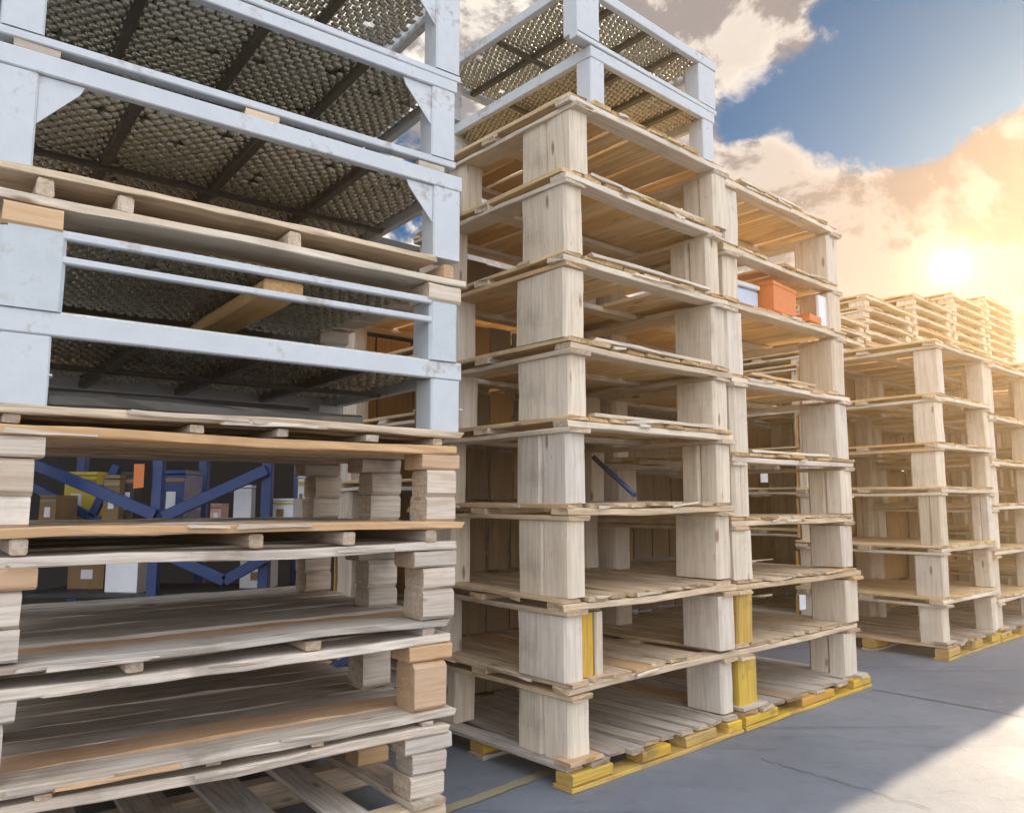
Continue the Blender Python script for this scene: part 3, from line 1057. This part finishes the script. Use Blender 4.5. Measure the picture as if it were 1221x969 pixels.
Cst, Cz = far_stack((1130, 788), 770, [713, 651, 579, 525, 465, 400], 'the hazy stack beyond the gap', 1.22, 'pallets of the hazy stack beyond the gap', lean=.034)
C2, C2z = far_stack((1194, 766), 752, [712, 655, 600, 545, 490, 425], 'the stack at the right edge', 1.25, 'pallets of the stack at the right edge', lean=.034)
ZL = [.09, .5, .92, 1.34, 1.75, 2.17, 2.6]
for n_, w_ in enumerate(('the unseen stack next beyond the right edge', 'the unseen stack second beyond the right edge', 'the unseen stack third beyond the right edge', 'the farthest unseen stack of the row')):  # unseen stacks continuing the row, added to cast its shadow
    far_stack(None, 0, [], w_, 1.25, 'unseen shadow casting pallets beyond the right edge', C2.at(1.42 + 1.34 * n_, 0), ZL)
# second row behind
for du_, zt_, w_ in ((.9, 3.20, 'the rear stack behind the gap'), (2.26, 3.55, 'the rear stack left behind the hazy one'), (3.62, 3.8, 'the rear stack right behind the hazy one'), (4.98, 4.05, 'the rear stack under the sun'), (6.34, 4.25, 'the farthest rear stack')):
    far_stack(None, 0, [], w_, 1.3, 'pallets of the rear row', Cst.at(du_, 1.45), ZL + [2.6 + (zt_ - 2.6) * q_ / n__ for n__ in (round((zt_ - 2.6) / .128),) for q_ in range(1, n__ + 1)], tag_base='cool')
far_stack(None, 0, [], 'the rear stack behind the middle one', 1.27, 'pallets of the rear row', B.at(.28, 1.38), ZL[:-1] + [2.5], tag_base='cool')
far_stack(None, 0, [], 'the rear stack behind the orange crate', 1.3, 'pallets of the rear row', B.at(1.66, 1.38), ZL[:-1], tag_base='cool')

# broom with a blue handle in the middle stack
def line_obj(name, p, q, r, mat, label, cat):
    g = MB()
    g.bar((0, 0, 0), Vector(q) - Vector(p), r)
    o = g.build(name, mat)
    o.location = p
    return tag(o, label, cat)


line_obj('broom_handle', px_depth(708, 545, 4.3), px_depth(757, 590, 4.05), .014, 'blue', 'blue broom handle slanting inside the fourth tier of the middle stack', 'handle')

# ================================================================== SHED AND STORE BEHIND
def build_shed():
    t = thing('open_shed', 'dark open fronted sheet metal shed behind the stacks', 'shed', B.at(0, 0, 0), B.rz)
    u0, u1, v0, v1, hz = -8.0, 17.0, 3.3, 7.2, 3.25  # right part lengthened out of view to darken gaps behind the stacks
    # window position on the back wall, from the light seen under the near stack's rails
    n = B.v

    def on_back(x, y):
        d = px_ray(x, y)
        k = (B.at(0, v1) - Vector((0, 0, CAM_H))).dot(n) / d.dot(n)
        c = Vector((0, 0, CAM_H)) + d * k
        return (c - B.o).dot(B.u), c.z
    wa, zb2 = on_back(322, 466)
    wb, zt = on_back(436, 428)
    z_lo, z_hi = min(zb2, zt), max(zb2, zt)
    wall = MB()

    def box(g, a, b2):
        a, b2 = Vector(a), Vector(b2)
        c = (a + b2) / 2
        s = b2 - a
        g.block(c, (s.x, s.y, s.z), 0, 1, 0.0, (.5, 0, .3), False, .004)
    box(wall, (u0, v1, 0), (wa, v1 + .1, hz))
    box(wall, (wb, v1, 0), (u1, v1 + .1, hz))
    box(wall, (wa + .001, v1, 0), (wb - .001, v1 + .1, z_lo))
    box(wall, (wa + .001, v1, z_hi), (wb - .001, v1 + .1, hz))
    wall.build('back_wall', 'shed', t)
    g = MB()
    box(g, (u0 - .1, v0, 0), (u0 - .002, v1, hz))
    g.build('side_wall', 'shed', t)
    g = MB()
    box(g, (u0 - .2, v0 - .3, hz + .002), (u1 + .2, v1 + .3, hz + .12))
    g.build('roof', 'shed', t)
    for u in (-5.2, -1.6, 2.4, 6.6, 10.8, 15):
        g = MB()
        box(g, (u, v0, 0), (u + .12, v0 + .12, hz))
        g.build('post', 'shed', t)
    g = MB()
    wd = wb - wa
    for f in (0, .2, .4, .6, .8, 1.0):
        g.block((wa + .03 + f * (wd - .06), v1 + .05, (z_lo + z_hi) / 2), (.05, .05, z_hi - z_lo - .002), 0, 1, 0, None, True)
    for f in (.0, .5, 1):
        g.block(((wa + wb) / 2, v1 + .02, z_lo + .02 + f * (z_hi - z_lo - .04)), (wd, .03, .04), 0, 1, 0)
    g.build('window_frame', 'rubber', t)


build_shed()


def build_rack():
    Y = 5.3
    P = lambda x, y, dy=0.0: px_depth(x, y, Y + dy)
    o = P(215, 700)
    t = thing('steel_rack', 'blue painted steel rack with V shaped braces behind the near left stack', 'rack', (o.x, Y, 0), 0)
    loc = Vector((o.x, Y, 0))

    def bar(name, a, b2, w, mat='blue', d=.04):
        a, b2 = a - loc, b2 - loc
        dd = b2 - a
        g = MB()
        g.board(a, dd, Vector((0, 1, 0)), dd.length, d, w, 3, .0, 0, .004, 0, (.5, 0, .3))
        g.build(name, mat, t)
    for x in (-3.35, -2.4, -1.66):
        for dy in (0.02, .8):
            a = Vector((x, Y + dy, 0))
            bar('post', a, a + Vector((0, 0, 1.75)), .07, 'blue', .06)
    bar('brace', P(38, 552, -.03), P(185, 614, -.03), .075)
    bar('brace', P(195, 616, -.03), P(318, 560, -.03), .075)
    bar('brace', P(185, 655, -.03), P(268, 692, -.03), .07)
    bar('brace', P(268, 692, -.03), P(336, 654, -.03), .07)
    bar('brace', P(110, 615, .4), P(140, 555, .4), .06)
    bar('brace', P(40, 580, .4), P(125, 625, .4), .06)
    for y in (627, 708):
        z = P(200, y).z
        g = MB()
        g.block(Vector((-2.5, Y + .41, z - .02)) - loc, (1.62, .7, .03), 0, 2, 0, (.5, 0, .3))
        g.build('shelf', 'shed', t)
    zs1, zs2 = P(200, 627).z - .004, P(200, 708).z - .004

    def box(name, x0, x1, ytop, zs, dy, depth, mat, label, cat, lid=None):
        a = px_depth(x0, 600, Y + dy)
        b2 = px_depth(x1, 600, Y + dy)
        top = px_depth(x0, ytop, Y + dy).z
        w = b2.x - a.x
        h = top - zs
        q = thing(name, label, cat, ((a.x + b2.x) / 2, Y + dy + depth / 2, zs), R(U(-6, 6)), 'goods on the blue rack')
        g = MB()
        g.block((0, 0, h * .46), (w, depth, h * .92), 0, 3, .003, None, False, .008)
        g.build('body', mat, q)
        g = MB()
        g.block((0, 0, h * .96), (w * 1.03, depth * 1.03, h * .07), 0, 3, .002)
        g.build('lid', lid or mat, q)
        if name == 'carton' and w > .06:
            g = MB()
            g.block((w * U(-.15, .15), -depth / 2 - .0025, h * .45), (w * U(.3, .5), .003, h * U(.2, .35)), R(U(-2, 2)), 1, 0)
            g.build('sticker', 'white' if mat != 'white' else 'card', q)
            g = MB()
            g.block((0, -depth / 2 - .003, h * .82), (w * .98, .003, h * .07), 0, 1, 0)
            g.build('tape', 'yellowcard' if mat == 'white' else 'card' if mat != 'card' else 'fadedline', q)
    box('carton', 48, 68, 590, zs1, .1, .25, 'card', 'tall brown carton at the left end of the rack shelf', 'box')
    box('carton', 75, 112, 562, zs1, .45, .25, 'yellowcard', 'yellow carton behind the blue brace at left', 'box')
    box('carton', 122, 140, 566, zs1, .2, .2, 'card', 'narrow brown carton left of the orange tag', 'box')
    box('carton', 142, 158, 562, zs1, .3, .2, 'shed', 'dark grey carton beside the orange tag', 'box')
    box('carton', 195, 222, 560, zs1, .3, .25, 'blue', 'dark blue carton with white sticker on rack shelf', 'box')
    box('carton', 252, 265, 600, zs1, .08, .12, 'pink', 'small pink carton on the shelf beside white bag', 'box')
    box('paper_bag', 278, 299, 578, zs1, .1, .1, 'white', 'white paper bag standing on the upper rack shelf', 'bag')
    box('carton', 326, 352, 594, zs1, .1, .2, 'white', 'low white carton at the right of the upper rack shelf', 'box')
    box('carton', 355, 366, 565, zs1, .3, .2, 'white', 'tall narrow white carton behind the low white one', 'box')
    box('paper_stack', 132, 171, 655, zs2, .08, .25, 'white', 'tall stack of white paper sheets on the lower rack shelf', 'paper stack')
    box('carton', 86, 128, 662, zs2, .3, .25, 'card', 'brown carton left of the white paper stack', 'box')
    box('carton', 290, 322, 668, zs2, .35, .25, 'white', 'white carton behind the lower blue brace', 'box')
    g = MB()
    a, b2 = P(160, 553, -.075), P(171, 581, -.075)
    c = (a + b2) / 2
    g.plate([Vector((a.x, 0, a.z)) - Vector((c.x, 0, c.z)), Vector((b2.x, 0, a.z)) - Vector((c.x, 0, c.z)), Vector((b2.x, 0, b2.z)) - Vector((c.x, 0, c.z)), Vector((a.x + .005, 0, b2.z - .006)) - Vector((c.x, 0, c.z))], (0, 1, 0), .004)
    o = g.build('hanging_tag', 'orange')
    o.location = c
    tag(o, 'bright orange tag hanging in front of the blue rack', 'tag')


build_rack()
line_obj('steel_bar', px_depth(300, 852, 4.3), px_depth(450, 768, 4.3), .03, 'blue', 'blue steel bar slanting up behind the near left stack', 'bar')
print('objects', len(SC.objects))
